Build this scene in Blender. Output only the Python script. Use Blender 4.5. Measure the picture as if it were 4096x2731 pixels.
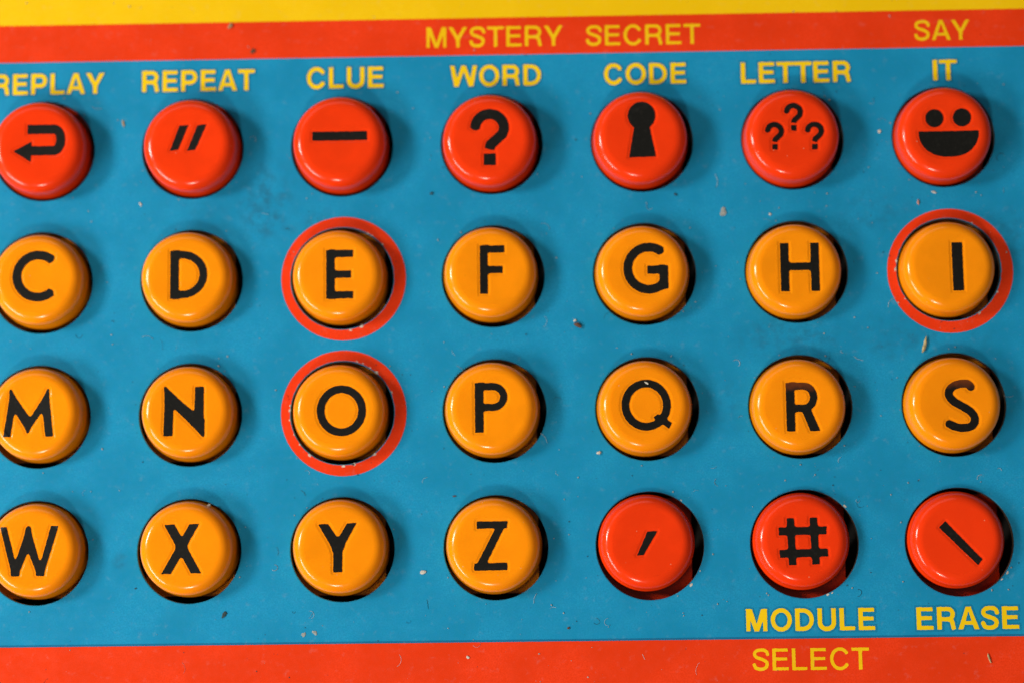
import bpy, math, random
import numpy as np
from mathutils import Matrix, Vector

# ------------------------------------------------------------------ clearing
for o in list(bpy.data.objects):
    bpy.data.objects.remove(o)
S = bpy.context.scene
COL = S.collection
MM = 0.001
R_ = math.radians
random.seed(7)

# ------------------------------------------------------------------ camera
CAM_POS = (59.237, -54.779, 236.805)          # mm above the panel plane (z = 0)
CAM_ROT = ((0.999709, 0.014203, 0.019475), (-0.01151, 0.991181, -0.132017), (-0.021178, 0.131755, 0.991056))
cam = bpy.data.cameras.new('camera')
cam.sensor_width = 36.0
cam.lens = 8296.09 / 4096 * 36.0
cam.clip_start, cam.clip_end = 0.01, 20.0
cam.dof.use_dof = True
cam.dof.focus_distance = 0.2335
cam.dof.aperture_fstop = 7.6
cam.dof.aperture_blades = 7
cam_o = bpy.data.objects.new('camera', cam)
COL.objects.link(cam_o)
M4 = Matrix(CAM_ROT).to_4x4()
M4.translation = Vector(CAM_POS) * MM
cam_o.matrix_world = M4
S.camera = cam_o

# ------------------------------------------------------------------ world and lamps
w = bpy.data.worlds.new('World')
S.world = w
w.use_nodes = True
bg = w.node_tree.nodes['Background']
bg.inputs[0].default_value = (1.0, 0.93, 0.84, 1)
bg.inputs[1].default_value = 0.11

PANEL_MID = Vector((0.052, -0.022, 0.0))


def area(name, az, el, dist, sx, sy, power, color, shift=(0, 0)):
    l = bpy.data.lights.new(name, 'AREA')
    l.shape = 'RECTANGLE'
    l.size, l.size_y = sx, sy
    l.energy = power
    l.color = color
    o = bpy.data.objects.new(name, l)
    COL.objects.link(o)
    d = Vector((math.cos(R_(az)) * math.cos(R_(el)), math.sin(R_(az)) * math.cos(R_(el)), math.sin(R_(el))))
    q = d.to_track_quat('Z', 'Y')
    p = PANEL_MID + d * dist + q @ Vector((shift[0], shift[1], 0))
    o.location = p
    o.rotation_euler = q.to_euler()
    return o


# a window on the left, in three panes, a second window further round, and a faint lamp below
for k in (-1, 0, 1):
    area('window_pane_light', 170, 32, 0.50, 0.031, 0.070, 0.60, (1.0, 0.95, 0.88), (0.034 * k, 0))
area('second_window_light', 211, 30, 0.50, 0.24, 0.075, 1.62, (1.0, 0.95, 0.90))
area('room_lamp_light', 258, 44, 0.8, 0.09, 0.07, 2.3, (1.0, 0.88, 0.74))
area('room_bounce_light', 112, 32, 1.2, 1.3, 0.45, 2.4, (1.0, 0.94, 0.86))

S.view_settings.view_transform = 'Standard'
S.view_settings.look = 'None'
S.view_settings.exposure = -0.02
S.view_settings.gamma = 1.0
S.render.engine = 'CYCLES'
S.cycles.use_denoising = True
S.cycles.max_bounces = 8

# ------------------------------------------------------------------ materials


def nodes_of(m):
    m.use_nodes = True
    nt = m.node_tree
    return nt, nt.nodes['Principled BSDF']


def mm_coords(nt):
    tc = nt.nodes.new('ShaderNodeTexCoord')
    mp = nt.nodes.new('ShaderNodeMapping')
    mp.inputs['Scale'].default_value = (1000, 1000, 1000)
    nt.links.new(tc.outputs['Object'], mp.inputs[0])
    return mp.outputs[0]


def noise(nt, vec, scale, detail=2.0, rough=0.5):
    n = nt.nodes.new('ShaderNodeTexNoise')
    n.inputs['Scale'].default_value = scale
    n.inputs['Detail'].default_value = detail
    n.inputs['Roughness'].default_value = rough
    nt.links.new(vec, n.inputs['Vector'])
    return n.outputs['Fac']


def ramp(nt, fac, a, b, va=0.0, vb=1.0):
    r = nt.nodes.new('ShaderNodeMapRange')
    r.interpolation_type = 'SMOOTHSTEP'
    for i, v in enumerate((a, b, va, vb)):
        r.inputs[i + 1].default_value = v
    nt.links.new(fac, r.inputs[0])
    return r.outputs[0]


def math_n(nt, op, a, b=None):
    n = nt.nodes.new('ShaderNodeMath')
    n.operation = op
    for i, v in enumerate((a, b)):
        if v is None:
            continue
        if isinstance(v, (int, float)):
            n.inputs[i].default_value = v
        else:
            nt.links.new(v, n.inputs[i])
    return n.outputs[0]


def mixc(nt, fac, a, b):
    n = nt.nodes.new('ShaderNodeMix')
    n.data_type = 'RGBA'
    for sock, v in ((n.inputs[0], fac), (n.inputs[6], a), (n.inputs[7], b)):
        if isinstance(v, (int, float)):
            sock.default_value = v
        elif isinstance(v, tuple):
            sock.default_value = (*v, 1)
        else:
            nt.links.new(v, sock)
    return n.outputs[2]


def spot_mask(nt, vec, cx, cy, rx, ry):
    """1 at (cx, cy) falling to 0 at the ellipse rx, ry (mm)"""
    sx = nt.nodes.new('ShaderNodeMapping')
    sx.inputs['Location'].default_value = (-cx / rx, -cy / ry, 0)
    sx.inputs['Scale'].default_value = (1 / rx, 1 / ry, 0)
    nt.links.new(vec, sx.inputs[0])
    ln = nt.nodes.new('ShaderNodeVectorMath')
    ln.operation = 'LENGTH'
    nt.links.new(sx.outputs[0], ln.inputs[0])
    return ramp(nt, ln.outputs['Value'], 1.0, 0.25)


def print_ink(name, col, rough=0.42, vary=0.12, smudges=()):
    """screen-printed sheet: slight mottle, fine grain, faint grime patches"""
    m = bpy.data.materials.new(name)
    nt, b = nodes_of(m)
    v = mm_coords(nt)
    dark = tuple(c * (1 - vary) for c in col)
    lite = tuple(min(1, c * (1 + vary * 0.7) + 0.004) for c in col)
    base = mixc(nt, ramp(nt, noise(nt, v, 0.16, 3), 0.35, 0.65), dark, lite)
    tint = ramp(nt, noise(nt, v, 1.3, 4, 0.7), 0.40, 0.66)
    base = mixc(nt, math_n(nt, 'MULTIPLY', tint, 0.5), base, tuple(c * f for c, f in zip(col, (1.0, 0.90, 1.04))))
    grain = ramp(nt, noise(nt, v, 5.5, 2, 0.7), 0.3, 0.7)
    base = mixc(nt, math_n(nt, 'MULTIPLY', grain, 0.9), base, dark)
    # pale dusty film in patches
    film = ramp(nt, noise(nt, v, 0.9, 5, 0.65), 0.56, 0.78)
    base = mixc(nt, math_n(nt, 'MULTIPLY', film, 0.10), base, (0.42, 0.44, 0.42))
    # tiny dark specks
    vo = nt.nodes.new('ShaderNodeTexVoronoi')
    vo.inputs['Scale'].default_value = 0.75
    nt.links.new(v, vo.inputs['Vector'])
    sp = ramp(nt, vo.outputs['Distance'], 0.085, 0.03)
    pick = ramp(nt, noise(nt, v, 0.45, 1), 0.52, 0.60)
    base = mixc(nt, math_n(nt, 'MULTIPLY', math_n(nt, 'MULTIPLY', sp, pick), 0.55), base, (0.02, 0.035, 0.04))
    for cx, cy, rx, ry, st in smudges:
        k = math_n(nt, 'MULTIPLY', spot_mask(nt, v, cx, cy, rx, ry), ramp(nt, noise(nt, v, 0.75, 6, 0.62), 0.36, 0.78))
        base = mixc(nt, math_n(nt, 'MULTIPLY', k, st), base, tuple(c * 0.40 + 0.012 for c in col))
    nt.links.new(base, b.inputs['Base Color'])
    rr = ramp(nt, noise(nt, v, 1.1, 4), 0.3, 0.7, rough - 0.05, rough + 0.09)
    nt.links.new(rr, b.inputs['Roughness'])
    b.inputs['Specular IOR Level'].default_value = 0.16
    bp = nt.nodes.new('ShaderNodeBump')
    bp.inputs['Strength'].default_value = 0.12
    bp.inputs['Distance'].default_value = 0.00004
    nt.links.new(noise(nt, v, 3.2, 3, 0.6), bp.inputs['Height'])
    nt.links.new(bp.outputs[0], b.inputs['Normal'])
    return m


def plastic(name, col, rough=0.16):
    m = bpy.data.materials.new(name)
    nt, b = nodes_of(m)
    v = mm_coords(nt)
    info = nt.nodes.new('ShaderNodeObjectInfo')
    sh = nt.nodes.new('ShaderNodeVectorMath')
    sh.operation = 'ADD'
    cb = nt.nodes.new('ShaderNodeCombineXYZ')
    nt.links.new(math_n(nt, 'MULTIPLY', info.outputs['Random'], 137.0), cb.inputs[0])
    nt.links.new(cb.outputs[0], sh.inputs[1])
    nt.links.new(v, sh.inputs[0])
    v2 = sh.outputs[0]
    dark = tuple(c * 0.90 for c in col)
    base = mixc(nt, ramp(nt, noise(nt, v2, 0.35, 3), 0.3, 0.7), dark, col)
    tone = math_n(nt, 'MULTIPLY', info.outputs['Random'], 0.55)
    base = mixc(nt, tone, base, tuple(c * f for c, f in zip(col, (0.95, 0.90, 1.0))))
    grime = ramp(nt, noise(nt, v2, 1.4, 5, 0.7), 0.58, 0.8)
    base = mixc(nt, math_n(nt, 'MULTIPLY', grime, 0.18), base, tuple(c * 0.35 for c in col))
    vo = nt.nodes.new('ShaderNodeTexVoronoi')
    vo.inputs['Scale'].default_value = 0.8
    nt.links.new(v2, vo.inputs['Vector'])
    fleck = math_n(nt, 'MULTIPLY', ramp(nt, vo.outputs['Distance'], 0.075, 0.03), ramp(nt, noise(nt, v2, 0.6, 1), 0.50, 0.58))
    base = mixc(nt, math_n(nt, 'MULTIPLY', fleck, 0.5), base, (0.60, 0.42, 0.25))
    nt.links.new(base, b.inputs['Base Color'])
    nt.links.new(ramp(nt, noise(nt, v2, 2.0, 4), 0.3, 0.75, rough - 0.03, rough + 0.07), b.inputs['Roughness'])
    b.inputs['Specular IOR Level'].default_value = 0.27
    b.inputs['Subsurface Weight'].default_value = 0.06
    b.inputs['Subsurface Radius'].default_value = (1.0, 0.35, 0.08)
    b.inputs['Subsurface Scale'].default_value = 0.0006
    bp = nt.nodes.new('ShaderNodeBump')
    bp.inputs['Strength'].default_value = 0.02
    bp.inputs['Distance'].default_value = 0.00005
    nt.links.new(noise(nt, v2, 1.8, 3, 0.6), bp.inputs['Height'])
    nt.links.new(bp.outputs[0], b.inputs['Normal'])
    return m


def ink(name, worn=None):
    m = bpy.data.materials.new(name)
    nt, b = nodes_of(m)
    v = mm_coords(nt)
    base = mixc(nt, ramp(nt, noise(nt, v, 2.5, 4, 0.7), 0.5, 0.75), (0.006, 0.006, 0.005), (0.015, 0.014, 0.012))
    if worn is not None:
        sep = nt.nodes.new('ShaderNodeSeparateXYZ')
        nt.links.new(v, sep.inputs[0])
        yy = math_n(nt, 'ADD', sep.outputs[1], math_n(nt, 'MULTIPLY', math_n(nt, 'SUBTRACT', noise(nt, v, 1.5, 3), 0.5), 1.0))
        base = mixc(nt, math_n(nt, 'MULTIPLY', ramp(nt, yy, worn[0], worn[1]), 0.75), base, (0.16, 0.035, 0.006))
    nt.links.new(base, b.inputs['Base Color'])
    b.inputs['Roughness'].default_value = 0.45
    b.inputs['Specular IOR Level'].default_value = 0.2
    return m


def plain(name, col, rough=0.7, vary=0.3, scale=3.0):
    m = bpy.data.materials.new(name)
    nt, b = nodes_of(m)
    v = mm_coords(nt)
    base = mixc(nt, ramp(nt, noise(nt, v, scale, 4), 0.3, 0.7), tuple(c * (1 - vary) for c in col), col)
    nt.links.new(base, b.inputs['Base Color'])
    b.inputs['Roughness'].default_value = rough
    return m


SMUDGES = ((26.0, -6.5, 4.5, 6.5, 0.85), (33.0, -9.4, 6.0, 2.6, 0.7), (19.5, -8.0, 4.0, 2.5, 0.35),
           (97.0, -9.0, 8.0, 4.0, 0.40), (86.5, -23.2, 9.0, 4.0, 0.6), (98.0, -23.5, 6.0, 4.0, 0.4), (112.0, -12.0, 5.0, 5.0, 0.5), (79.0, -31.0, 3.0, 5.0, 0.35), (105.0, -23.7, 8.0, 2.0, 0.35),
           (20.5, -60.0, 2, 2, 0.0), (98.0, -41.5, 6.0, 3.0, 0.25), (9.5, -47.8, 1.2, 1.2, 0.8),
           (78.0, -52.0, 5, 3, 0.2))
BLUE = print_ink('blue_print', (0.008, 0.262, 0.478), 0.42, 0.14, SMUDGES)
BLUE_DARK = print_ink('dark_blue_print', (0.008, 0.150, 0.300), 0.42)
BLUE_DEEP = print_ink('deep_blue_print', (0.007, 0.205, 0.365), 0.42, 0.10)
RED_INK = print_ink('red_print', (0.78, 0.043, 0.005), 0.40, 0.12)
YELLOW_INK = print_ink('yellow_print', (0.84, 0.53, 0.002), 0.42, 0.05)
YELLOW_TEXT = print_ink('yellow_text_print', (0.84, 0.57, 0.003), 0.45, 0.05)
AMBER_TEXT = print_ink('amber_text_print', (0.84, 0.52, 0.003), 0.45, 0.07)
ORANGE_KEY = plastic('orange_plastic', (0.93, 0.280, 0.002))
RED_KEY = plastic('red_plastic', (0.84, 0.042, 0.003))
INK = ink('black_fill')
WORN_INK = ink('worn_black_fill', (1.3, 2.6))
DARK = plain('dark_housing', (0.010, 0.009, 0.008), 0.8)
EDGE = plain('panel_edge', (0.13, 0.10, 0.065), 0.7)
WHITE_BIT = plain('pale_grit', (0.62, 0.60, 0.52), 0.8)
PALE_DUST = plain('pale_dust', (0.36, 0.38, 0.35), 0.9)
GREY_BIT = plain('grey_flake', (0.30, 0.34, 0.33), 0.7)
BROWN_BIT = plain('brown_grit', (0.11, 0.045, 0.02), 0.8)
STRAW_BIT = plain('straw', (0.55, 0.45, 0.20), 0.6, 0.5)
TAN_BIT = plain('tan_grit', (0.40, 0.28, 0.13), 0.7)
PINK_BIT = plain('pink_grit', (0.55, 0.28, 0.22), 0.7)
DARK_BIT = plain('dark_grit', (0.018, 0.045, 0.05), 0.8)
LINT = plain('lint', (0.40, 0.46, 0.47), 0.8)

# ------------------------------------------------------------------ helpers


def link(name, verts, faces, mat, parent=None, smooth=False, loc=(0, 0, 0)):
    me = bpy.data.meshes.new(name)
    me.from_pydata([tuple(float(c) * MM for c in v) for v in verts], [], [tuple(f) for f in faces])
    if mat is not None:
        me.materials.append(mat)
    if smooth:
        me.polygons.foreach_set('use_smooth', [True] * len(me.polygons))
    me.update()
    o = bpy.data.objects.new(name, me)
    COL.objects.link(o)
    o.location = tuple(c * MM for c in loc)
    if parent is not None:
        o.parent = parent
    return o


# --- 2D signed distance glyphs (y up) ---------------------------------------


def sd_line(P, pts, width, butt=True, closed=False):
    pts = [np.array(p, float) for p in pts]
    d = np.full(len(P), 1e9)
    n = len(pts) - 1
    for k in range(n):
        a, b = pts[k], pts[k + 1]
        L = np.linalg.norm(b - a)
        if L < 1e-9:
            continue
        t = (b - a) / L
        q = P - a
        x = q @ t
        y = np.abs(q @ np.array([-t[1], t[0]]))
        xc = np.clip(x, 0, L)
        cap = np.hypot(x - xc, y) - width / 2
        if butt and not closed:
            lo = (-x) if k == 0 else np.full(len(P), -1e9)
            hi = (x - L) if k == n - 1 else np.full(len(P), -1e9)
            cap = np.maximum(cap, np.maximum(lo, hi))
            # square the flat ends
            if k == 0 or k == n - 1:
                box = np.maximum(y - width / 2, np.maximum(-x, x - L))
                inner = (x >= 0) & (x <= L)
                cap = np.where(inner, np.minimum(cap, box), cap)
        d = np.minimum(d, cap)
    return d


def sd_poly(P, pts):
    v = np.array(pts, float)
    n = len(v)
    d = np.full(len(P), 1e18)
    s = np.ones(len(P))
    for i in range(n):
        j = (i - 1) % n
        e = v[j] - v[i]
        q = P - v[i]
        t = np.clip((q @ e) / (e @ e + 1e-12), 0, 1)
        b = q - t[:, None] * e
        d = np.minimum(d, (b * b).sum(1))
        c1 = P[:, 1] >= v[i][1]
        c2 = P[:, 1] < v[j][1]
        c3 = e[0] * q[:, 1] > e[1] * q[:, 0]
        flip = (c1 & c2 & c3) | (~c1 & ~c2 & ~c3)
        s = np.where(flip, -s, s)
    return s * np.sqrt(d)


def sd_circle(P, c, r):
    return np.hypot(P[:, 0] - c[0], P[:, 1] - c[1]) - r


def arc(cx, cy, rx, ry, a0, a1, n=28):
    return [(cx + rx * math.cos(R_(a0 + (a1 - a0) * k / n)), cy + ry * math.sin(R_(a0 + (a1 - a0) * k / n))) for k in range(n + 1)]


def spline(pts, m=6):
    p = [np.array(q, float) for q in pts]
    p = [2 * p[0] - p[1]] + p + [2 * p[-1] - p[-2]]
    out = []
    for i in range(1, len(p) - 2):
        for k in range(m):
            t = k / m
            a, b, c, d = p[i - 1], p[i], p[i + 1], p[i + 2]
            out.append(tuple(0.5 * (2 * b + (c - a) * t + (2 * a - 5 * b + 4 * c - d) * t * t + (3 * b - 3 * c + d - a) * t ** 3)))
    out.append(tuple(p[-2]))
    return out


def eval_glyph(g, P, k=0.0):
    """g: list of ('line', pts, width, butt) / ('poly', pts) / ('circle', c, r); smooth union of radius k"""
    d = None
    for it in g:
        if it[0] == 'line':
            e = sd_line(P, it[1], it[2], it[3] if len(it) > 3 else True)
        elif it[0] == 'poly':
            e = sd_poly(P, it[1])
        else:
            e = sd_circle(P, it[1], it[2])
        if d is None:
            d = e
        elif k > 0:
            h = np.clip(0.5 + 0.5 * (e - d) / k, 0, 1)
            d = e * (1 - h) + d * h - k * h * (1 - h)
        else:
            d = np.minimum(d, e)
    return d


def glyph_bounds(g):
    xs, ys = [], []
    for it in g:
        if it[0] == 'circle':
            xs += [it[1][0] - it[2], it[1][0] + it[2]]
            ys += [it[1][1] - it[2], it[1][1] + it[2]]
        elif it[0] == 'poly':
            xs += [p[0] for p in it[1]]
            ys += [p[1] for p in it[1]]
        else:
            hw = it[2] / 2
            pts = it[1]
            for i, p in enumerate(pts):
                a = np.array(pts[max(0, i - 1)], float)
                b = np.array(pts[min(len(pts) - 1, i + 1)], float)
                t = (b - a) / (np.linalg.norm(b - a) + 1e-9)
                nrm = np.array([-t[1], t[0]]) * hw
                xs += [p[0] + nrm[0], p[0] - nrm[0]]
                ys += [p[1] + nrm[1], p[1] - nrm[1]]
    return min(xs), max(xs), min(ys), max(ys)


def contour(fn, x0, x1, y0, y1, step):
    """marching squares fill of fn(P) < 0 -> verts (x, y), faces"""
    nx = max(3, int(math.ceil((x1 - x0) / step)) + 3)
    ny = max(3, int(math.ceil((y1 - y0) / step)) + 3)
    X = x0 - step + np.arange(nx) * step
    Y = y0 - step + np.arange(ny) * step
    GX, GY = np.meshgrid(X, Y)
    D = fn(np.stack([GX.ravel(), GY.ravel()], 1)).reshape(ny, nx)
    D = np.where(np.abs(D) < 1e-7, 1e-7, D)
    verts, faces, cache = [], [], {}

    def corner(i, j):
        key = ('c', i, j)
        if key not in cache:
            cache[key] = len(verts)
            verts.append((X[i], Y[j]))
        return cache[key]

    def edge(a, b):
        key = (a, b) if a < b else (b, a)
        if key not in cache:
            da, db = D[a[1], a[0]], D[b[1], b[0]]
            t = da / (da - db)
            cache[key] = len(verts)
            verts.append((X[a[0]] + (X[b[0]] - X[a[0]]) * t, Y[a[1]] + (Y[b[1]] - Y[a[1]]) * t))
        return cache[key]

    ins = D < 0
    any_in = ins[:-1, :-1] | ins[1:, :-1] | ins[:-1, 1:] | ins[1:, 1:]
    for j, i in zip(*np.nonzero(any_in)):
        cs = [(i, j), (i + 1, j), (i + 1, j + 1), (i, j + 1)]
        f = []
        for k in range(4):
            a, b = cs[k], cs[(k + 1) % 4]
            ia, ib = ins[a[1], a[0]], ins[b[1], b[0]]
            if ia:
                f.append(corner(*a))
            if ia != ib:
                f.append(edge(a, b))
        if len(f) >= 3:
            faces.append(f)
    return verts, faces


# --- printed lettering (heavy grotesque capitals, cap height 1) --------------


def print_glyph(ch, s):
    h = s * 0.86
    t, m, b = 1 - h / 2, 0.52, h / 2
    v = s / 2
    L = lambda pts, wd=s, butt=True: ('line', pts, wd, butt)
    if ch == 'I':
        return [L([(v, 0), (v, 1)])], s
    if ch == 'T':
        w = 0.82
        return [L([(0, t), (w, t)], h), L([(w / 2, 0), (w / 2, 1)])], w
    if ch == 'E':
        w = 0.75
        return [L([(v, 0), (v, 1)]), L([(v, t), (w * 0.97, t)], h), L([(v, m), (w * 0.92, m)], h), L([(v, b), (w, b)], h)], w
    if ch == 'L':
        w = 0.70
        return [L([(v, 0), (v, 1)]), L([(v, b), (w, b)], h)], w
    if ch in 'PR':
        w = 0.80 if ch == 'P' else 0.84
        mid = 0.42 if ch == 'P' else 0.46
        ry = (t - mid) / 2
        cx = w - v - ry * 0.95 - (0.03 if ch == 'R' else 0)
        bowl = [(v, t), (cx, t)] + arc(cx, mid + ry, ry * 0.95, ry, 90, -90, 18) + [(v, mid)]
        g = [L([(v, 0), (v, 1)]), L(bowl, h * 1.08)]
        if ch == 'R':
            g.append(L([(cx, mid)] + arc(cx - 0.02, mid - 0.19, 0.21, 0.19, 80, 8, 10) + [(w - v - 0.02, 0.1), (w - v + 0.015, 0)], s * 0.95))
        return g, w
    if ch == 'D':
        w = 0.86
        r = w - v - 0.36
        return [L([(v, 0), (v, 1)]), L([(v, t), (0.36, t)] + arc(0.36, 0.5, r, t - 0.5, 90, -90, 24) + [(v, b)], h * 1.08)], w
    if ch == 'O':
        w = 0.98
        a = arc(w / 2, 0.5, w / 2 - v, 0.5 - h / 2 + 0.02, 0, 360, 48)
        return [('line', a, s * 0.95, False)], w
    if ch == 'C':
        w = 0.92
        return [L(arc(w / 2 + 0.02, 0.5, w / 2 - v + 0.01, 0.5 - h / 2 + 0.02, 32, 328, 44), s * 0.95)], w
    if ch == 'U':
        w = 0.84
        r = w / 2 - v
        return [L([(v, 1), (v, 0.36)] + arc(w / 2, 0.36, r, 0.36 - h / 2 + 0.02, 180, 360, 24) + [(w - v, 0.36), (w - v, 1)])], w
    if ch == 'S':
        w = 0.80
        pts = [(w * 0.91, 0.71), (w * 0.86, 0.84), (w * 0.70, 0.925), (w * 0.48, 0.935), (w * 0.25, 0.885), (w * 0.15, 0.745), (w * 0.24, 0.62),
               (w * 0.47, 0.54), (w * 0.72, 0.46), (w * 0.86, 0.34), (w * 0.83, 0.18), (w * 0.66, 0.08), (w * 0.44, 0.065), (w * 0.22, 0.12),
               (w * 0.105, 0.30)]
        return [L(spline(pts), s * 0.93)], w
    if ch == 'A':
        w = 0.94
        return [('poly', [(0, 0), (s * 1.06, 0), (w / 2 + s * 0.1, 0.86), (w / 2 + s * 0.55, 1), (w / 2 - s * 0.55, 1)]),
                ('poly', [(w, 0), (w - s * 1.06, 0), (w / 2 - s * 0.1, 0.86), (w / 2 - s * 0.55, 1), (w / 2 + s * 0.55, 1)]),
                ('line', [(0.2, 0.29), (w - 0.2, 0.29)], h * 0.95, True)], w
    if ch == 'Y':
        w = 0.92
        c = w / 2
        return [('poly', [(0, 1), (s * 1.16, 1), (c + s * 0.12, 0.52), (c + v, 0.36), (c - v, 0.36)]),
                ('poly', [(w, 1), (w - s * 1.16, 1), (c - s * 0.12, 0.52), (c - v, 0.36), (c + v, 0.36)]),
                L([(c, 0), (c, 0.42)])], w
    if ch == 'W':
        w = 1.30
        q = s * 1.02
        a, c = 0.20 * w + 0.01, w / 2
        return [('poly', [(0, 1), (q, 1), (a + q * 0.62, 0), (a - q * 0.38, 0)]),
                ('poly', [(c - q / 2, 1), (c + q / 2, 1), (a + q * 0.62, 0), (a - q * 0.38, 0)]),
                ('poly', [(c - q / 2, 1), (c + q / 2, 1), (w - a + q * 0.38, 0), (w - a - q * 0.62, 0)]),
                ('poly', [(w, 1), (w - q, 1), (w - a - q * 0.62, 0), (w - a + q * 0.38, 0)])], w
    if ch == 'M':
        w = 0.98
        c = w / 2
        return [L([(v, 0), (v, 1)], s * 0.92), L([(w - v, 0), (w - v, 1)], s * 0.92),
                ('poly', [(0, 1), (s * 1.35, 1), (c + s * 0.48, 0), (c - s * 0.48, 0)]),
                ('poly', [(w, 1), (w - s * 1.35, 1), (c - s * 0.48, 0), (c + s * 0.48, 0)])], w
    raise KeyError(ch)


BEAR = {'A': 0.01, 'T': 0.03, 'Y': 0.02, 'W': 0.02, 'C': 0.06, 'O': 0.06, 'S': 0.06}
GCACHE = {}


def word_mesh(text, s, tight=0.0, grow=0.0, span=None):
    """verts/faces of a word with cap height 1, x from 0 to 1 after scaling by the caller"""
    V, F = [], []
    x, z = 0.0, 0.0
    last = None
    for ch in text:
        key = (ch, s, grow)
        if key not in GCACHE:
            g, wd = print_glyph(ch, s)
            x0, x1, y0, y1 = glyph_bounds(g)

            def fn(P, g=g):
                d = eval_glyph(g, P, 0.035)
                wob = 0.003 * (np.sin(P[:, 0] * 31 + P[:, 1] * 17) + np.sin(P[:, 0] * 13 - P[:, 1] * 41))
                return np.maximum(d + 0.004 + wob - grow, np.maximum(P[:, 1] - 1.025 - grow, -0.025 - grow - P[:, 1]))
            GCACHE[key] = contour(fn, x0 - grow, x1 + grow, y0 - grow, y1 + grow, 0.019 if grow == 0 else 0.04) + (wd,)
        v, f, wd = GCACHE[key]
        lb = BEAR.get(ch, 0.078)
        if last is not None:
            x += lb - (tight if ch in 'TE' and last < 0.079 else 0)
        o = len(V)
        V += [(p[0] + x, p[1], z) for p in v]
        z = 0.005 - z                        # neighbours a hair apart, never in one plane
        F += [[i + o for i in q] for q in f]
        x += wd + lb - (tight if ch == 'T' else 0)
        last = lb
    x0 = min(p[0] for p in V) + grow
    x1 = max(p[0] for p in V) - grow
    return [((p[0] - x0) / (x1 - x0), p[1], p[2]) for p in V], F


# --- button legends (engraved capitals and symbols) --------------------------


def flip(pts):
    return [(p[0], -p[1]) for p in pts]


def poly(*pts):
    return ('poly', flip(pts))


def question(x0, y0, sc, wd, dot):
    """question mark, outer box top-left at x0, y0 (y down), sc = units per reference pixel"""
    T = lambda p: (x0 + (p[0] - 897) * sc, -(y0 + (p[1] - 738) * sc))
    hw = wd / sc / 2
    rx, ry = 127 - hw, 122 - hw
    pts = [T(p) for p in [(897 + hw, 860)]]
    pts += [T((1024 + rx * math.cos(R_(a)), 860 - ry * math.sin(R_(a)))) for a in range(170, -31, -10)]
    pts += [T((1062, 946)), T((1030, 972)), T((1022, 1003))]
    dx, dy = dot
    cx, by = 1023, 1109
    return [('line', pts, wd, True), ('poly', [T((cx - dx, by - dy)), T((cx + dx, by - dy)), T((cx + dx, by)), T((cx - dx, by))])]


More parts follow.
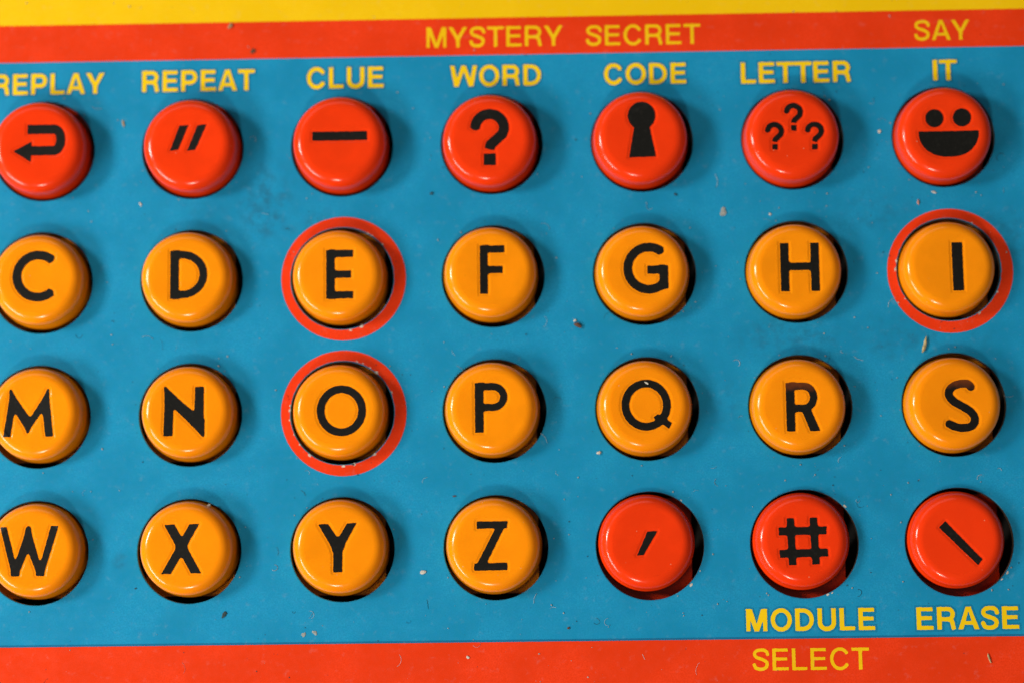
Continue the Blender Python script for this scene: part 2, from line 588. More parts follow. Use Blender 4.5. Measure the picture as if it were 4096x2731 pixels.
def legend_glyph(n):
    s = 0.165
    v = s / 2
    L = lambda pts, wd=s, butt=True: ('line', pts, wd, butt)
    if n == 'C':
        return [L(arc(0.5, 0.5, 0.5 - v, 0.5 - v, 50, 310, 40))]
    if n == 'D':
        w = 0.757
        return [L([(v, 0), (v, 1)]), L([(v, 1 - v), (0.24, 1 - v)] + arc(0.24, 0.5, w - 0.24 - v, 0.5 - v, 90, -90, 26) + [(v, v)], s * 0.9)]
    if n in 'EF':
        w = 0.545
        g = [L([(v, 0), (v, 1)]), L([(v, 1 - v * 0.85), (w, 1 - v * 0.85)], s * 0.85), L([(v, 0.50), (w * 0.92, 0.50)], s * 0.85)]
        if n == 'E':
            g.append(L([(v, v * 0.85), (w, v * 0.85)], s * 0.85))
        return g
    if n == 'G':
        w = 0.88
        return [L(arc(0.5, 0.5, 0.5 - v, 0.5 - v, 52, 308, 40) + [(w - v, 0.13)], s), L([(w - v, 0.09), (w - v, 0.55)]), L([(0.475, 0.47), (w - v, 0.47)], s * 0.92)]
    if n == 'H':
        w = 0.80
        return [L([(v, 0), (v, 1)]), L([(w - v, 0), (w - v, 1)]), L([(v, 0.515), (w - v, 0.515)], s * 0.9)]
    if n == 'I':
        return [L([(v, 0), (v, 1)], 0.185)]
    if n == 'M':
        return [poly((30, 660), (74, 660), (105, 450), (75, 350)), poly((75, 350), (88, 468), (190, 630), (207, 542)),
                poly((325, 350), (203, 542), (190, 630), (300, 470)), poly((325, 350), (288, 480), (312, 660), (360, 660))]
    if n == 'N':
        return [poly((1107, 338), (1100, 660), (1157, 660), (1162, 400)), poly((1107, 338), (1122, 430), (1362, 665), (1364, 560)),
                poly((1308, 335), (1363, 335), (1363, 660), (1302, 560))]
    if n in 'OQ':
        a = arc(165, -170, 140, 146, 0, 360, 56)
        g = [('line', a, 49, False)]
        if n == 'Q':
            g.append(poly((214, 254), (242, 232), (334, 292), (316, 330)))
        return g
    if n in 'PR':
        if n == 'P':
            return [L([(27, -329), (27, 0)], 54), L([(27, -22), (115, -22)] + arc(118, -92, 75, 70, 90, -90, 20) + [(27, -162)], 45)]
        return [L([(28, -323), (28, 0)], 54), L([(28, -22), (115, -22)] + arc(118, -96, 66, 74, 90, -90, 20) + [(28, -170)], 45),
                poly((100, 170), (158, 170), (220, 323), (157, 323))]
    if n == 'S':
        return [L(spline(flip([(1996, 330), (1975, 308), (1935, 304), (1885, 316), (1850, 345), (1845, 385), (1875, 424), (1930, 458), (1988, 497),
                               (2013, 545), (1995, 590), (1945, 606), (1885, 600), (1830, 574)])), 51)]
    if n == 'W':
        return [poly((-5, 590), (62, 588), (205, 1130), (138, 1130)), poly((298, 600), (312, 588), (326, 600), (335, 800), (205, 1130), (140, 1130), (200, 900)),
                poly((298, 600), (312, 588), (326, 600), (415, 890), (490, 1130), (425, 1130), (290, 800)), poly((572, 582), (655, 580), (492, 1130), (425, 1130))]
    if n == 'X':
        return [poly((1107, 445), (1172, 443), (1352, 770), (1288, 770)), poly((1275, 443), (1338, 440), (1150, 772), (1088, 773))]
    if n == 'Y':
        return [poly((2137, 447), (2200, 445), (2296, 590), (2238, 620)), poly((2330, 442), (2390, 440), (2296, 612), (2240, 590)), poly((2238, 580), (2296, 580), (2294, 766), (2238, 768))]
    if n == 'Z':
        return [poly((940, 428), (1142, 428), (1140, 470), (940, 473)), poly((1068, 468), (1140, 432), (998, 710), (924, 740)), poly((922, 708), (1140, 703), (1140, 750), (922, 752))]
    if n == 'apos':
        return [poly((2083, 493), (2147, 490), (2052, 648), (2012, 650))]
    if n == 'hash':
        return [poly((762, 405), (808, 405), (815, 716), (768, 718)), poly((917, 402), (963, 402), (972, 713), (925, 715)),
                poly((705, 467), (1025, 462), (1023, 512), (707, 517)), poly((707, 618), (1028, 612), (1030, 662), (710, 667))]
    if n == 'erase':
        return [poly((1828, 422), (1787, 462), (2037, 715), (2067, 680))]
    if n == 'replay':
        return [('line', flip([(187, 880), (365, 880)]) + [(365 + 46 * math.cos(R_(a)), -950.5 + 70 * math.sin(R_(a))) for a in range(80, -81, -10)] + flip([(365, 1021), (205, 1021)]), 58, True),
                poly((95, 1023), (214, 962), (210, 1093))]
    if n == 'repeat':
        return [poly((1213, 850), (1270, 848), (1203, 1008), (1150, 1015)), poly((1335, 850), (1393, 845), (1318, 1010), (1265, 1017))]
    if n == 'clue':
        return [poly((0, 2), (366, 0), (366, 57), (0, 59))]
    if n == 'word':
        return question(0, 0, 1.0, 64, (38, 74))
    if n == 'code':
        return [('circle', (2044, -782), 91), poly((1997, 840), (2092, 840), (2134, 1055), (1957, 1058))]
    if n == 'letter':
        return question(738, 700, 0.494, 33, (34, 70)) + question(607, 826, 0.494, 33, (34, 70)) + question(875, 828, 0.494, 33, (34, 70))
    if n == 'say':
        mouth = [(1843 + 200 * math.copysign(abs(math.cos(R_(a))) ** 0.85, math.cos(R_(a))), 883 + 170 * abs(math.sin(R_(a))) ** 0.95) for a in range(0, 181, 6)]
        return [('circle', (1751, -794), 59), ('circle', (1935, -792), 59), ('poly', flip(mouth))]
    raise KeyError(n)


# ------------------------------------------------------------------ the toy
toy = bpy.data.objects.new('toy_keyboard', None)
COL.objects.link(toy)
toy['label'] = 'blue, red and yellow toy keyboard panel with rows of round orange and red buttons'
toy['category'] = 'toy keyboard'

PX, PY = 17.5, 15.5994
HOLE_R = 5.94

# name, col, row, cap height, cap offset, legend (cx, cy, w, h) on the cap
KEYS = [
    ('replay', 0, 0, 3.0, (-0.14, -0.02), (0.25, 0.28, 5.93, 4.32)),
    ('repeat', 1, 0, 3.0, (0.0, -0.02), (-0.00, 0.69, 4.20, 3.03)),
    ('clue', 2, 0, 3.0, (-0.13, 0.02), (0.08, 0.48, 6.26, 1.04)),
    ('word', 3, 0, 3.0, (-0.22, 0.00), (0.07, 0.17, 4.42, 6.53)),
    ('code', 4, 0, 3.0, (-0.26, 0.06), (0.13, 0.69, 3.12, 6.46)),
    ('letter', 5, 0, 3.0, (-0.26, 0.00), (0.12, 0.78, 6.72, 5.47)),
    ('say', 6, 0, 3.0, (-0.23, -0.02), (0.32, -0.15, 6.85, 5.56)),
    ('C', 0, 1, 2.5, (-0.05, 0.10), (-0.46, 0.23, 4.53, 5.87)),
    ('D', 1, 1, 2.5, (-0.30, 0.14), (0.35, 0.15, 4.20, 5.55)),
    ('E', 2, 1, 2.5, (-0.29, 0.10), (0.26, -0.00, 3.04, 5.57)),
    ('F', 3, 1, 2.5, (-0.28, 0.19), (0.18, 0.11, 2.76, 5.55)),
    ('G', 4, 1, 2.5, (-0.31, 0.08), (0.37, 0.18, 5.05, 5.83)),
    ('H', 5, 1, 2.5, (-0.32, -0.01), (0.40, 0.12, 4.36, 5.53)),
    ('I', 6, 1, 2.5, (-0.29, -0.01), (0.85, -0.12, 1.15, 5.52)),
    ('M', 0, 2, 2.5, (0.02, 0.20), (-0.61, 0.03, 5.67, 5.29)),
    ('N', 1, 2, 2.5, (-0.10, 0.15), (-0.30, -0.06, 4.51, 5.65)),
    ('O', 2, 2, 2.5, (-0.23, 0.10), (0.37, -0.08, 5.56, 5.73)),
    ('P', 3, 2, 2.5, (-0.28, 0.12), (-0.04, 0.03, 3.64, 5.59)),
    ('Q', 4, 2, 2.5, (-0.33, 0.07), (0.09, 0.06, 5.60, 5.76)),
    ('R', 5, 2, 2.5, (-0.33, -0.01), (0.34, -0.22, 3.70, 5.47)),
    ('S', 6, 2, 2.5, (-0.31, -0.04), (0.65, -0.34, 3.68, 5.88)),
    ('W', 0, 3, 2.5, (0.08, 0.24), (-0.37, -0.04, 6.56, 5.48)),
    ('X', 1, 3, 2.5, (-0.08, 0.28), (-0.38, -0.04, 4.45, 5.57)),
    ('Y', 2, 3, 2.5, (-0.20, 0.26), (-0.19, -0.19, 4.25, 5.48)),
    ('Z', 3, 3, 2.5, (-0.25, 0.21), (-0.24, -0.09, 3.69, 5.46)),
    ('apos', 4, 3, 1.8, (-0.39, 0.33), (-0.03, -0.10, 2.26, 2.67)),
    ('hash', 5, 3, 1.8, (-0.39, 0.31), (0.03, -0.13, 5.43, 5.27)),
    ('erase', 6, 3, 1.8, (-0.41, 0.24), (0.22, -0.41, 4.66, 4.88)),
]
SAYS = {
    'replay': 'red button marked with a black arrow doubling back to the left',
    'repeat': 'red button marked with two slanted black strokes',
    'clue': 'red button marked with one wide horizontal black bar',
    'word': 'red button marked with one large black question mark',
    'code': 'red button marked with a black keyhole',
    'letter': 'red button marked with three small black question marks',
    'say': 'red button marked with a black grinning face',
    'apos': 'red button marked with a short black apostrophe stroke',
    'hash': 'red button marked with a black hash sign',
    'erase': 'red button marked with a long black backslash',
    'E': 'orange button marked with the letter E inside a red ring',
    'O': 'orange button marked with the letter O inside a red ring',
    'I': 'orange button marked with the letter I inside a red ring',
    'R': 'orange button marked with a letter R worn reddish at the top',
    'S': 'orange button marked with a letter S worn reddish at the top',
}


def hole_r(n):
    return 6.13 if n in ('apos', 'hash', 'erase') else HOLE_R


# --- faceplate: one sheet with 28 round holes, rolled hole edges -------------
V, F = [], []
XL, XR, YT, YB = -0.5 * PX, 6.5 * PX, 0.5 * PY, -3.5 * PY
OX0, OX1, OY0, OY1 = -38.0, 150.0, -92.0, 44.0
for n, ci, rj, *_ in KEYS:
    cx, cy = ci * PX, -rj * PY
    r = hole_r(n)
    hx, hy = PX / 2, PY / 2
    angs = sorted(set([round(2 * math.pi * k / 96, 9) for k in range(96)] +
                      [round(a % (2 * math.pi), 9) for a in (math.atan2(hy, hx), math.pi - math.atan2(hy, hx), math.pi + math.atan2(hy, hx), -math.atan2(hy, hx))]))
    rings = []
    for kind in ('sq', (r + 0.10, 0.0), (r + 0.03, -0.03), (r, -0.10), (r, -0.95)):
        ring = []
        for a in angs:
            c, s_ = math.cos(a), math.sin(a)
            if kind == 'sq':
                t = min(hx / max(abs(c), 1e-9), hy / max(abs(s_), 1e-9))
                p = (cx + c * t, cy + s_ * t, 0)
            else:
                p = (cx + c * kind[0], cy + s_ * kind[0], kind[1])
            ring.append(len(V))
            V.append(p)
        rings.append(ring)
    m = len(angs)
    for a_, b_ in zip(rings[:-1], rings[1:]):
        for k in range(m):
            F.append((a_[k], a_[(k + 1) % m], b_[(k + 1) % m], b_[k]))
for x0, x1, y0, y1 in ((OX0, OX1, YT, OY1), (OX0, OX1, OY0, YB), (OX0, XL, YB, YT), (XR, OX1, YB, YT)):
    o = len(V)
    V += [(x0, y0, 0), (x1, y0, 0), (x1, y1, 0), (x0, y1, 0)]
    F.append((o, o + 1, o + 2, o + 3))
plate = link('faceplate', V, F, BLUE, toy)
plate.data.materials.append(EDGE)
for p in plate.data.polygons:
    if p.center[2] < -0.00012:
        p.material_index = 1

# housing below and around the sheet
V = [(OX0, OY0, -0.9), (OX1, OY0, -0.9), (OX1, OY1, -0.9), (OX0, OY1, -0.9)]
V = []
for z in (0.0, -14.0):
    V += [(OX0, OY0, z), (OX1, OY0, z), (OX1, OY1, z), (OX0, OY1, z)]
V += [(OX0 + 2, OY0 + 2, -4.6), (OX1 - 2, OY0 + 2, -4.6), (OX1 - 2, OY1 - 2, -4.6), (OX0 + 2, OY1 - 2, -4.6)]
F = [(0, 4, 5, 1), (1, 5, 6, 2), (2, 6, 7, 3), (3, 7, 4, 0), (4, 7, 6, 5), (8, 9, 10, 11)]
link('housing', V, F, DARK, toy)


# --- printed colour: bands, trap line, rings ---------------------------------
def sheet(name, x0, x1, y0, y1, z, mat, label=None):
    """printed band, cut into strips so that its edge can wander by a hair"""
    rng = random.Random(hash(name) % 1000 + int(y0 * 10))
    n = 220
    Vs, Fs = [], []
    for k in range(n + 1):
        x = x0 + (x1 - x0) * k / n
        wob = lambda: rng.uniform(-0.006, 0.006)
        Vs += [(x, y0 + (wob() if y0 > OY0 else 0), z), (x, y1 + (wob() if y1 < OY1 else 0), z)]
        if k:
            a = 2 * k
            Fs.append((a - 2, a, a + 1, a - 1))
    o = link(name, Vs, Fs, mat, toy)
    if label:
        o['label'] = label
    return o


sheet('printed_band', OX0, OX1, 15.12, OY1, 0.012, YELLOW_INK, 'yellow band along the top edge')
sheet('printed_band', OX0, OX1, 10.68, 15.16, 0.024, RED_INK, 'narrow red band under the yellow band')
sheet('printed_band', OX0, OX1, OY0, -57.45, 0.024, RED_INK, 'red band along the bottom edge')
sheet('printed_line', OX0, OX1, -57.47, -57.20, 0.012, BLUE_DARK, 'thin dark blue line above the bottom red band')
for ci, rj, t in ((2, 1, 'E'), (2, 2, 'O'), (6, 1, 'I')):
    cx, cy = ci * PX + 0.15, -rj * PY - 0.03 - (0.12 if t == 'I' else 0)
    hx, hy = ci * PX, -rj * PY
    V, F = [], []
    m = 128
    rng = random.Random(ci * 7 + rj)
    for k in range(m):
        a = 2 * math.pi * k / m
        wob = rng.uniform(-0.006, 0.006)
        V += [(hx + math.cos(a) * (HOLE_R + 0.10 + rng.uniform(-0.02, 0.05)), hy + math.sin(a) * (HOLE_R + 0.10), 0.014),
              (cx + math.cos(a) * (7.225 + wob), cy + math.sin(a) * (7.225 + wob), 0.014)]
    for k in range(m):
        j = (k + 1) % m
        F.append((2 * k, 2 * k + 1, 2 * j + 1, 2 * j))
    o = link('printed_ring', V, F, RED_INK, toy)
    o['label'] = f'red ring printed around the button marked {t}'

# --- printed words -----------------------------------------------------------
WORDS = [('REPLAY', -6.22, 6.95, 6.79, 9.29), ('REPEAT', 11.43, 24.72, 6.88, 9.42), ('CLUE', 30.85, 39.88, 6.95, 9.50), ('WORD', 47.69, 58.35, 6.92, 9.43),
         ('CODE', 65.71, 75.33, 6.85, 9.35), ('LETTER', 81.69, 94.51, 6.71, 9.24), ('IT', 104.06, 106.89, 6.70, 9.18), ('MYSTERY', 44.92, 60.93, 11.64, 14.10),
         ('SECRET', 63.66, 77.11, 11.58, 14.01), ('SAY', 102.07, 108.52, 11.54, 13.96), ('MODULE', 80.62, 95.15, -56.57, -54.07), ('ERASE', 99.81, 111.32, -56.62, -54.09),
         ('SELECT', 81.25, 94.37, -60.95, -58.50)]
for t, x0, x1, y0, y1 in WORDS:
    on_red = t in ('MYSTERY', 'SECRET', 'SAY', 'SELECT')
    vv, ff = word_mesh(t, 0.172 if on_red else 0.212, 0.03 if t in ('LETTER', 'IT') else 0.0)
    o = link('printed_word', [(x0 + p[0] * (x1 - x0), y0 + p[1] * (y1 - y0), 0.036 + p[2]) for p in vv], ff, AMBER_TEXT if on_red else YELLOW_TEXT, toy)
    if not on_red:
        # the blue ink is a shade deeper in a hairline round the yellow letters
        vv, ff = word_mesh(t, 0.212, 0.03 if t in ('LETTER', 'IT') else 0.0, 0.085)
        link('ink_outline', [(x0 + p[0] * (x1 - x0), y0 + p[1] * (y1 - y0), 0.018 + p[2]) for p in vv], ff, BLUE_DEEP, o)
    o['label'] = f'yellow printed word {t} on the {"red band" if on_red else "blue panel"}'

# --- buttons -----------------------------------------------------------------
NG = 96
g_ = np.linspace(-1, 1, NG + 1)
GA, GB = np.meshgrid(g_, g_)
# concentric square-to-disc map
with np.errstate(divide='ignore', invalid='ignore'):
    big = np.abs(GA) > np.abs(GB)
    rr = np.where(big, GA, GB)
    th = np.where(big, (math.pi / 4) * np.where(GA == 0, 0, GB / np.where(GA == 0, 1, GA)), math.pi / 2 - (math.pi / 4) * np.where(GB == 0, 0, GA / np.where(GB == 0, 1, GB)))
DX, DY = rr * np.cos(th), rr * np.sin(th)
idx = lambda i, j: j * (NG + 1) + i
EDGE_RING = [idx(i, 0) for i in range(NG)] + [idx(NG, j) for j in range(NG)] + [idx(i, NG) for i in range(NG, 0, -1)] + [idx(0, j) for j in range(NG, 0, -1)]
GRID_F = [(idx(i, j), idx(i + 1, j), idx(i + 1, j + 1), idx(i, j + 1)) for j in range(NG) for i in range(NG)]
R_FLAT, R_FIL = 3.92, 1.36
DENT = 0.055

for n, ci, rj, h, off, lg in KEYS:
    red = len(n) > 1
    kx, ky = ci * PX + off[0], -rj * PY + off[1]
    mat = RED_KEY if red else ORANGE_KEY
    gl = legend_glyph(n)
    bx0, bx1, by0, by1 = glyph_bounds(gl)
    if n in 'CG':
        bx1 = 0.777 if n == 'C' else 0.88
    sx, sy = lg[2] / (bx1 - bx0), lg[3] / (by1 - by0)
    sm = math.sqrt(abs(sx * sy))
    kr = (0.45 if n in 'WXYMN' else 0.28) / sm if n not in ('say', 'letter', 'clue', 'repeat', 'replay', 'code') else 0.08 / sm

    def field(P, gl=gl, sx=sx, sy=sy, sm=sm, kr=kr, lg=lg, c=((bx0 + bx1) / 2, (by0 + by1) / 2), seed=ci * 3 + rj * 11):
        Q = np.stack([(P[:, 0] - lg[0]) / sx + c[0], (P[:, 1] - lg[1]) / sy + c[1]], 1)
        wob = 0.009 * (np.sin(P[:, 0] * 7.3 + P[:, 1] * 4.1 + seed) + np.sin(P[:, 0] * 3.7 - P[:, 1] * 9.2 + seed * 2))
        return eval_glyph(gl, Q, kr) * sm + wob - 0.025

    fx, fy = (DX * R_FLAT).ravel(), (DY * R_FLAT).ravel()
    sd = field(np.stack([fx, fy], 1))
    t = np.clip((sd - 0.10) / 0.24, 0, 1)
    t = t * t * (3 - 2 * t)
    rad2 = (fx ** 2 + fy ** 2) / R_FLAT ** 2
    top = h - 0.07 * (1 - rad2) ** 2
    fz = top - DENT * (1 - t) * np.clip((1 - rad2) * 8, 0, 1)
    V = np.stack([fx, fy, fz], 1).tolist()
    F = list(GRID_F)
    prev = EDGE_RING
    ang = [math.atan2(DY.ravel()[k], DX.ravel()[k]) for k in EDGE_RING]
    rs = [1.02 if rj == 0 else 1.0][0]
    prof = [(R_FLAT + R_FIL * math.sin(R_(a)), h - R_FIL * (1 - math.cos(R_(a)))) for a in (7, 15, 24, 33, 42, 51, 60, 69, 78, 86)]
    prof += [(R_FLAT + R_FIL + 0.02, h - R_FIL - 0.25), (R_FLAT + R_FIL + 0.17, 0.0), (R_FLAT + R_FIL + 0.23, -2.31 if not (rj == 3 and red) else -2.81)]
    prof = [(R_FLAT + (p[0] - R_FLAT) * (1 + (rs - 1) * 4), p[1]) for p in prof]
    for pr, pz in prof:
        cur = list(range(len(V), len(V) + len(ang)))
        V += [(math.cos(a) * pr, math.sin(a) * pr, pz) for a in ang]
        m = len(ang)
        for k in range(m):
            F.append((prev[k], cur[k], cur[(k + 1) % m], prev[(k + 1) % m]))
        prev = cur
    # mostly up-facing: orientation fixed so that normals point out
    key = link('button', V, F, mat, toy, True, (kx, ky, 0))
    key.rotation_euler = (R_(1.1 * math.sin(ci * 2.3 + rj * 4.1)), R_(1.1 * math.sin(ci * 3.7 + rj * 1.9 + 1)), 0)
    key['label'] = SAYS.get(n, f'orange button marked with the letter {n}')

    # legend: black fill lying in the engraved channel
    hw, hh = lg[2] / 2 + 0.3, lg[3] / 2 + 0.3
    lv, lf = contour(field, lg[0] - hw, lg[0] + hw, lg[1] - hh, lg[1] + hh, 0.075)
    def lz(x, y):
        q = (x * x + y * y) / R_FLAT ** 2
        if q >= 1:
            e = min(1, (math.sqrt(q) - 1) * R_FLAT / R_FIL)
            return h - R_FIL * (1 - math.sqrt(1 - e * e)) + 0.02
        return h - 0.07 * (1 - q) ** 2 - DENT * min(1, max(0, (1 - q) * 8)) + 0.034
    leg = link('legend', [(x, y, lz(x, y)) for x, y in lv], lf, WORN_INK if n in 'RS' else INK, key)
    if n in 'RS':
        leg['label'] = 'black fill worn reddish brown at its top'

    # flange below the sheet, its outline cut flat on some sides
    cuts = (4.9, 5.35, 5.25, 9.0)            # right, left, bottom, top
    if rj == 3 and red:
        cuts = (5.1, 5.6, 9.0, 5.35)
    V, F = [], []
    m = 96
    out = []
    for k in range(m):
        a = 2 * math.pi * k / m
        c, s_ = math.cos(a), math.sin(a)
        r = 6.75
        if c > 0:
            r = min(r, cuts[0] / max(c, 1e-6))
        else:
            r = min(r, cuts[1] / max(-c, 1e-6))
        if s_ < 0:
            r = min(r, cuts[2] / max(-s_, 1e-6))
        else:
            r = min(r, cuts[3] / max(s_, 1e-6))
        out.append((c * r, s_ * r))
    fz0 = -2.8 if rj == 3 and red else -2.3
    V += [(x - off[0] * 0.5, y - off[1] * 0.5, fz0) for x, y in out] + [(x - off[0] * 0.5, y - off[1] * 0.5, fz0 - 0.7) for x, y in out]
    F.append(tuple(range(m)))
    F.append(tuple(range(2 * m - 1, m - 1, -1)))
    for k in range(m):
        j = (k + 1) % m
        F.append((k, m + k, m + j, j))
    link('flange', V, F, mat, key)


# ------------------------------------------------------------------ crumbs, flakes, dust
def photo_ray(u, v, z=0.0):
    """where the camera ray through the photograph's pixel meets the plane z (mm)"""
    d = Matrix(CAM_ROT) @ Vector(((u - 2048) / 8296.09, -(v - 1365.5) / 8296.09, -1.0))
    c = Vector(CAM_POS)
    q = c + d * ((z - c.z) / d.z)
    return q.x, q.y


def lump(rng, lx, ly, lz, rot, nu=10, nv=5):
    """small irregular crumb resting on z = 0"""
    Vs, Fs = [], []
    ph = [rng.uniform(0, 6.28) for _ in range(4)]
    for j in range(nv + 1):
        t = math.pi * j / nv
        for i in range(nu):
            a = 2 * math.pi * i / nu
            k = 1 + 0.22 * math.sin(2 * a + ph[0]) + 0.16 * math.sin(3 * a + ph[1] + t * 2) + rng.uniform(-0.14, 0.14)
            x = math.cos(a) * math.sin(t) * lx / 2 * k
            y = math.sin(a) * math.sin(t) * ly / 2 * k
            z = (1 + math.cos(t)) * lz / 2
            Vs.append((x * math.cos(rot) - y * math.sin(rot), x * math.sin(rot) + y * math.cos(rot), z))
    for j in range(nv):
        for i in range(nu):
            k = (i + 1) % nu
            Fs.append((j * nu + i, (j + 1) * nu + i, (j + 1) * nu + k, j * nu + k))
    return Vs, Fs


BITS = [  # name, category, u, v, z, size (mm), rotation, material, label
    ('straw_fragment', 'straw', 3698, 1380, 0.04, (0.42, 1.65, 0.25), -18, STRAW_BIT, 'pale straw fragment on the blue panel below the ringed I button'),
    ('crumb', 'crumb', 2312, 1302, 0.0, (0.80, 0.55, 0.35), -25, BROWN_BIT, 'brown crumb on the blue panel between the F and G buttons, low down'),
    ('grit', 'grit', 2300, 1283, 0.0, (0.34, 0.30, 0.15), 0, WHITE_BIT, 'pale speck of grit touching the brown crumb between the F and G buttons'),
    ('paint_flake', 'flake', 1692, 2287, 0.0, (0.62, 0.50, 0.12), 20, WHITE_BIT, 'white flake on the blue panel between the Y and Z buttons'),
    ('paint_flake', 'flake', 2892, 848, 0.0, (0.75, 1.05, 0.10), -20, GREY_BIT, 'grey flake on the blue panel between the keyhole button and the H button'),
    ('grit', 'grit', 2395, 1810, 0.0, (0.48, 0.42, 0.22), 0, WHITE_BIT, 'round white speck on the blue panel left of the Q button, low down'),
    ('grit', 'grit', 921, 107, 0.03, (0.50, 0.62, 0.22), -30, TAN_BIT, 'tan speck on the upper edge of the top red band'),
    ('grit', 'grit', 1012, 206, 0.03, (0.75, 0.45, 0.10), 35, BROWN_BIT, 'dark smear-like speck on the top red band above the word CLUE'),
    ('fibre', 'fibre', 493, 495, 0.0, (0.26, 0.80, 0.12), 5, TAN_BIT, 'tan fibre on the blue panel between the arrow button and the two-stroke button'),
    ('fibre', 'fibre', 3672, 810, 0.0, (0.26, 0.62, 0.16), 12, PINK_BIT, 'pinkish fibre on the blue panel between the grinning face button and the I button'),
    ('grit', 'grit', 897, 2456, 0.0, (0.42, 0.95, 0.12), -40, DARK_BIT, 'dark smear on the blue panel below and right of the X button'),
    ('paint_flake', 'flake', 1259, 2529, 0.0, (0.45, 0.62, 0.06), 30, GREY_BIT, 'right one of two grey flakes just above the bottom red band'),
    ('paint_flake', 'flake', 1215, 2536, 0.0, (0.36, 0.66, 0.06), -40, GREY_BIT, 'left one of two grey flakes just above the bottom red band'),
    ('straw_fragment', 'straw', 3956, 2630, 0.03, (0.28, 0.95, 0.14), 18, TAN_BIT, 'tan sliver on the bottom red band right of the word SELECT'),
    ('grit', 'grit', 2587, 1531, 2.42, (0.46, 0.24, 0.14), -20, WHITE_BIT, 'white chip on the top of the black Q'),
    ('grit', 'grit', 836, 2021, 0.6, (0.46, 0.40, 0.25), 10, WHITE_BIT, 'pale grit at the upper right edge of the X button'),
    ('paint_flake', 'flake', 1872, 2627, 0.03, (0.46, 0.26, 0.10), -15, WHITE_BIT, 'pale flake on the bottom red band below the Z button'),
    ('grit', 'grit', 1726, 775, 0.0, (0.34, 0.34, 0.16), 0, DARK_BIT, 'black speck on the blue panel left below the large question mark button'),
    ('grit', 'grit', 2702, 779, 0.0, (0.34, 0.30, 0.14), 0, DARK_BIT, 'black speck on the blue panel right below the keyhole button'),
    ('grit', 'grit', 1817, 1983, 0.0, (0.34, 0.18, 0.12), 0, BROWN_BIT, 'small brown speck on the blue panel at the upper left of the Z button'),
    ('grit', 'grit', 2274, 2510, 0.0, (0.30, 0.26, 0.14), 0, BROWN_BIT, 'small brown speck on the blue panel below and right of the Z button'),
    ('paint_flake', 'flake', 562, 818, 0.0, (0.28, 0.46, 0.10), 20, WHITE_BIT, 'pale flake on the blue panel below the two-stroke button'),
    ('paint_flake', 'flake', 3735, 770, 0.0, (0.50, 0.30, 0.10), -10, WHITE_BIT, 'pale flake on the blue panel below the grinning face button'),
    ('paint_flake', 'flake', 3517, 527, 0.0, (0.34, 0.46, 0.10), 20, WHITE_BIT, 'pale flake on the blue panel left of the grinning face button'),
    ('paint_flake', 'flake', 3080, 858, 0.0, (0.36, 0.26, 0.10), -30, WHITE_BIT, 'pale flake on the blue panel above the H button'),
]
for k, (nm, cat, u, v, z, sz, rot, mt, lab) in enumerate(BITS):
    rng = random.Random(k * 31 + 5)
    x, y = photo_ray(u, v, z)
    vs, fs = lump(rng, *sz, R_(rot))
    o = link(nm, vs, fs, mt, None, False, (x, y, z + 0.004))
    o['label'] = lab
    o['category'] = cat


# scattered dust and lint: nobody could count it
def clear_of_keys(x, y, pad=0.25):
    for n, ci, rj, *_ in KEYS:
        if (x - ci * PX) ** 2 + (y + rj * PY) ** 2 < (hole_r(n) + pad) ** 2:
            return False
    return not ((6.4 < y < 9.8) or (11.3 < y < 14.4 and x > 43) or (y < -53.8 and x > 79.5))


def dust(name, count, mat, seed, s0, s1, zbase, label):
    rng = random.Random(seed)
    Vs, Fs = [], []
    done = 0
    while done < count:
        x, y = rng.uniform(-8, 118), rng.uniform(-64, 20)
        if done % 5 == 0:                    # dust gathers at the hole edges
            q = rng.choice(KEYS)
            a, e = rng.uniform(0, 6.28), hole_r(q[0]) + 0.3 + abs(rng.gauss(0, 0.35))
            x, y = q[1] * PX + math.cos(a) * e, -q[2] * PY + math.sin(a) * e
        dens = 0.45 + 0.55 * (x + 8) / 126 if y < 10 else 0.5
        if rng.random() > dens or not clear_of_keys(x, y):
            continue
        sc = s0 + (s1 - s0) * rng.random() ** 3
        vs, fs = lump(rng, sc * rng.uniform(0.7, 1.5), sc, sc * 0.35, rng.uniform(0, 6.28), 6, 3)
        o = len(Vs)
        Vs += [(p[0] + x, p[1] + y, p[2] + zbase) for p in vs]
        Fs += [[i + o for i in f] for f in fs]
        done += 1
    ob = link(name, Vs, Fs, mat)
    ob['kind'] = 'stuff'
    ob['label'] = label
    ob['category'] = 'dust'
    return ob


dust('pale_dust', 560, PALE_DUST, 3, 0.04, 0.20, 0.03, 'fine pale dust specks scattered over the panel')
dust('dark_dust', 240, DARK_BIT, 9, 0.04, 0.19, 0.03, 'fine dark dust specks scattered over the panel')

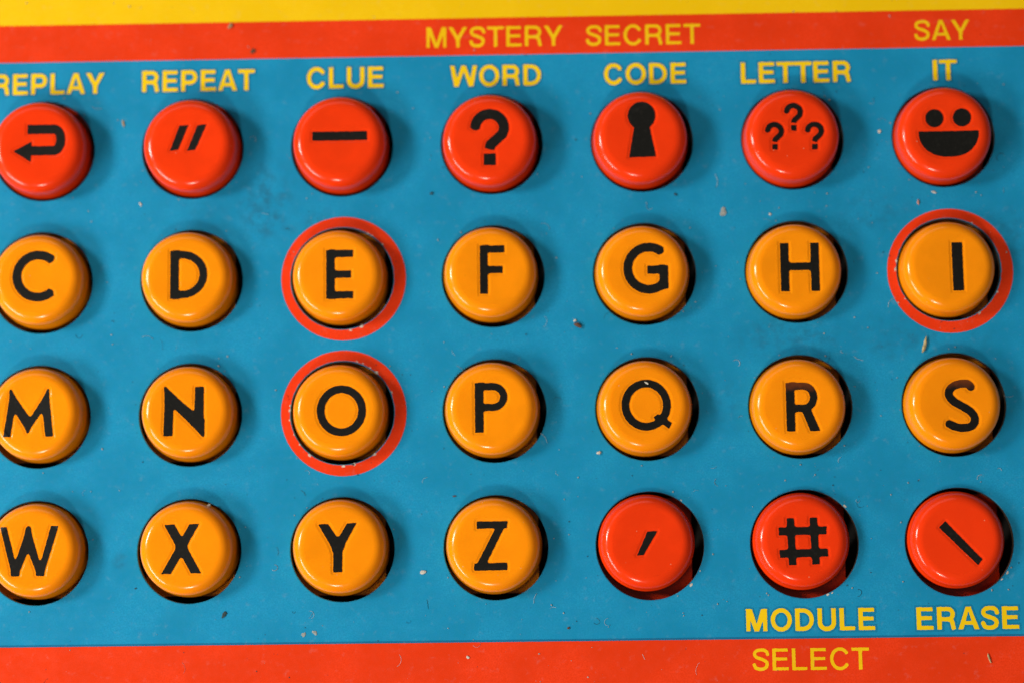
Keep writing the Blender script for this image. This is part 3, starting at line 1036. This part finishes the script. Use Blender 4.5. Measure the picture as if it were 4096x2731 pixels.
def lint(count, mat, seed, label):
    rng = random.Random(seed)
    Vs, Fs = [], []
    for _ in range(count):
        while True:
            x, y = rng.uniform(-6, 116), rng.uniform(-62, 10)
            if clear_of_keys(x, y, 0.7):
                break
        a = rng.uniform(0, 6.28)
        cur = rng.uniform(-0.5, 0.5)
        L = rng.uniform(0.5, 1.6)
        wd = rng.uniform(0.010, 0.022)
        n = 8
        o = len(Vs)
        for k in range(n + 1):
            for q in range(3):
                b = 2 * math.pi * q / 3
                Vs.append((x + math.cos(a + math.pi / 2) * wd * math.cos(b), y + math.sin(a + math.pi / 2) * wd * math.cos(b), 0.04 + wd * math.sin(b)))
            x += math.cos(a) * L / n
            y += math.sin(a) * L / n
            a += cur + rng.uniform(-0.15, 0.15)
        for k in range(n):
            for q in range(3):
                r = (q + 1) % 3
                Fs.append((o + k * 3 + q, o + k * 3 + r, o + k * 3 + 3 + r, o + k * 3 + 3 + q))
    ob = link('lint', Vs, Fs, mat)
    ob['kind'] = 'stuff'
    ob['label'] = label
    ob['category'] = 'lint'


lint(46, LINT, 21, 'thin pale curled lint fibres lying on the panel')
lint(22, DARK_BIT, 33, 'thin dark curled hairs lying on the panel')

# chipped print at the hole edges of the ringed buttons
rng = random.Random(4)
Vs, Fs = [], []
for ci, rj, spots in ((2, 1, (62, 55, 280, 292, 40)), (2, 2, (75, 68, 60, 52, 172, 178, 190, 205, 218, 230, 272, 280, 284, 305, 20)), (6, 1, (172, 176, 180, 215, 335, 300, 60)), (5, 3, (40, 300, 290)), (6, 3, (325, 318)), (4, 3, (55, 318, 330))):
    r0 = 6.13 if rj == 3 else HOLE_R
    for a in spots:
        a = R_(a + rng.uniform(-3, 3))
        rr_ = r0 + 0.12 + rng.uniform(0, 0.1)
        sc = rng.uniform(0.10, 0.30)
        n = 7
        o = len(Vs)
        for k in range(n):
            b = 2 * math.pi * k / n
            q = sc * rng.uniform(0.5, 1.1)
            lx, ly = math.cos(b) * q * 0.6, math.sin(b) * q
            Vs.append((ci * PX + math.cos(a) * (rr_ + lx) - math.sin(a) * ly, -rj * PY + math.sin(a) * (rr_ + lx) + math.cos(a) * ly, 0.022))
        Fs.append(tuple(range(o, o + n)))
ob = link('paint_chip', Vs, Fs, WHITE_BIT, toy)
ob['kind'] = 'stuff'
ob['label'] = 'pale chips in the print along the hole edges'
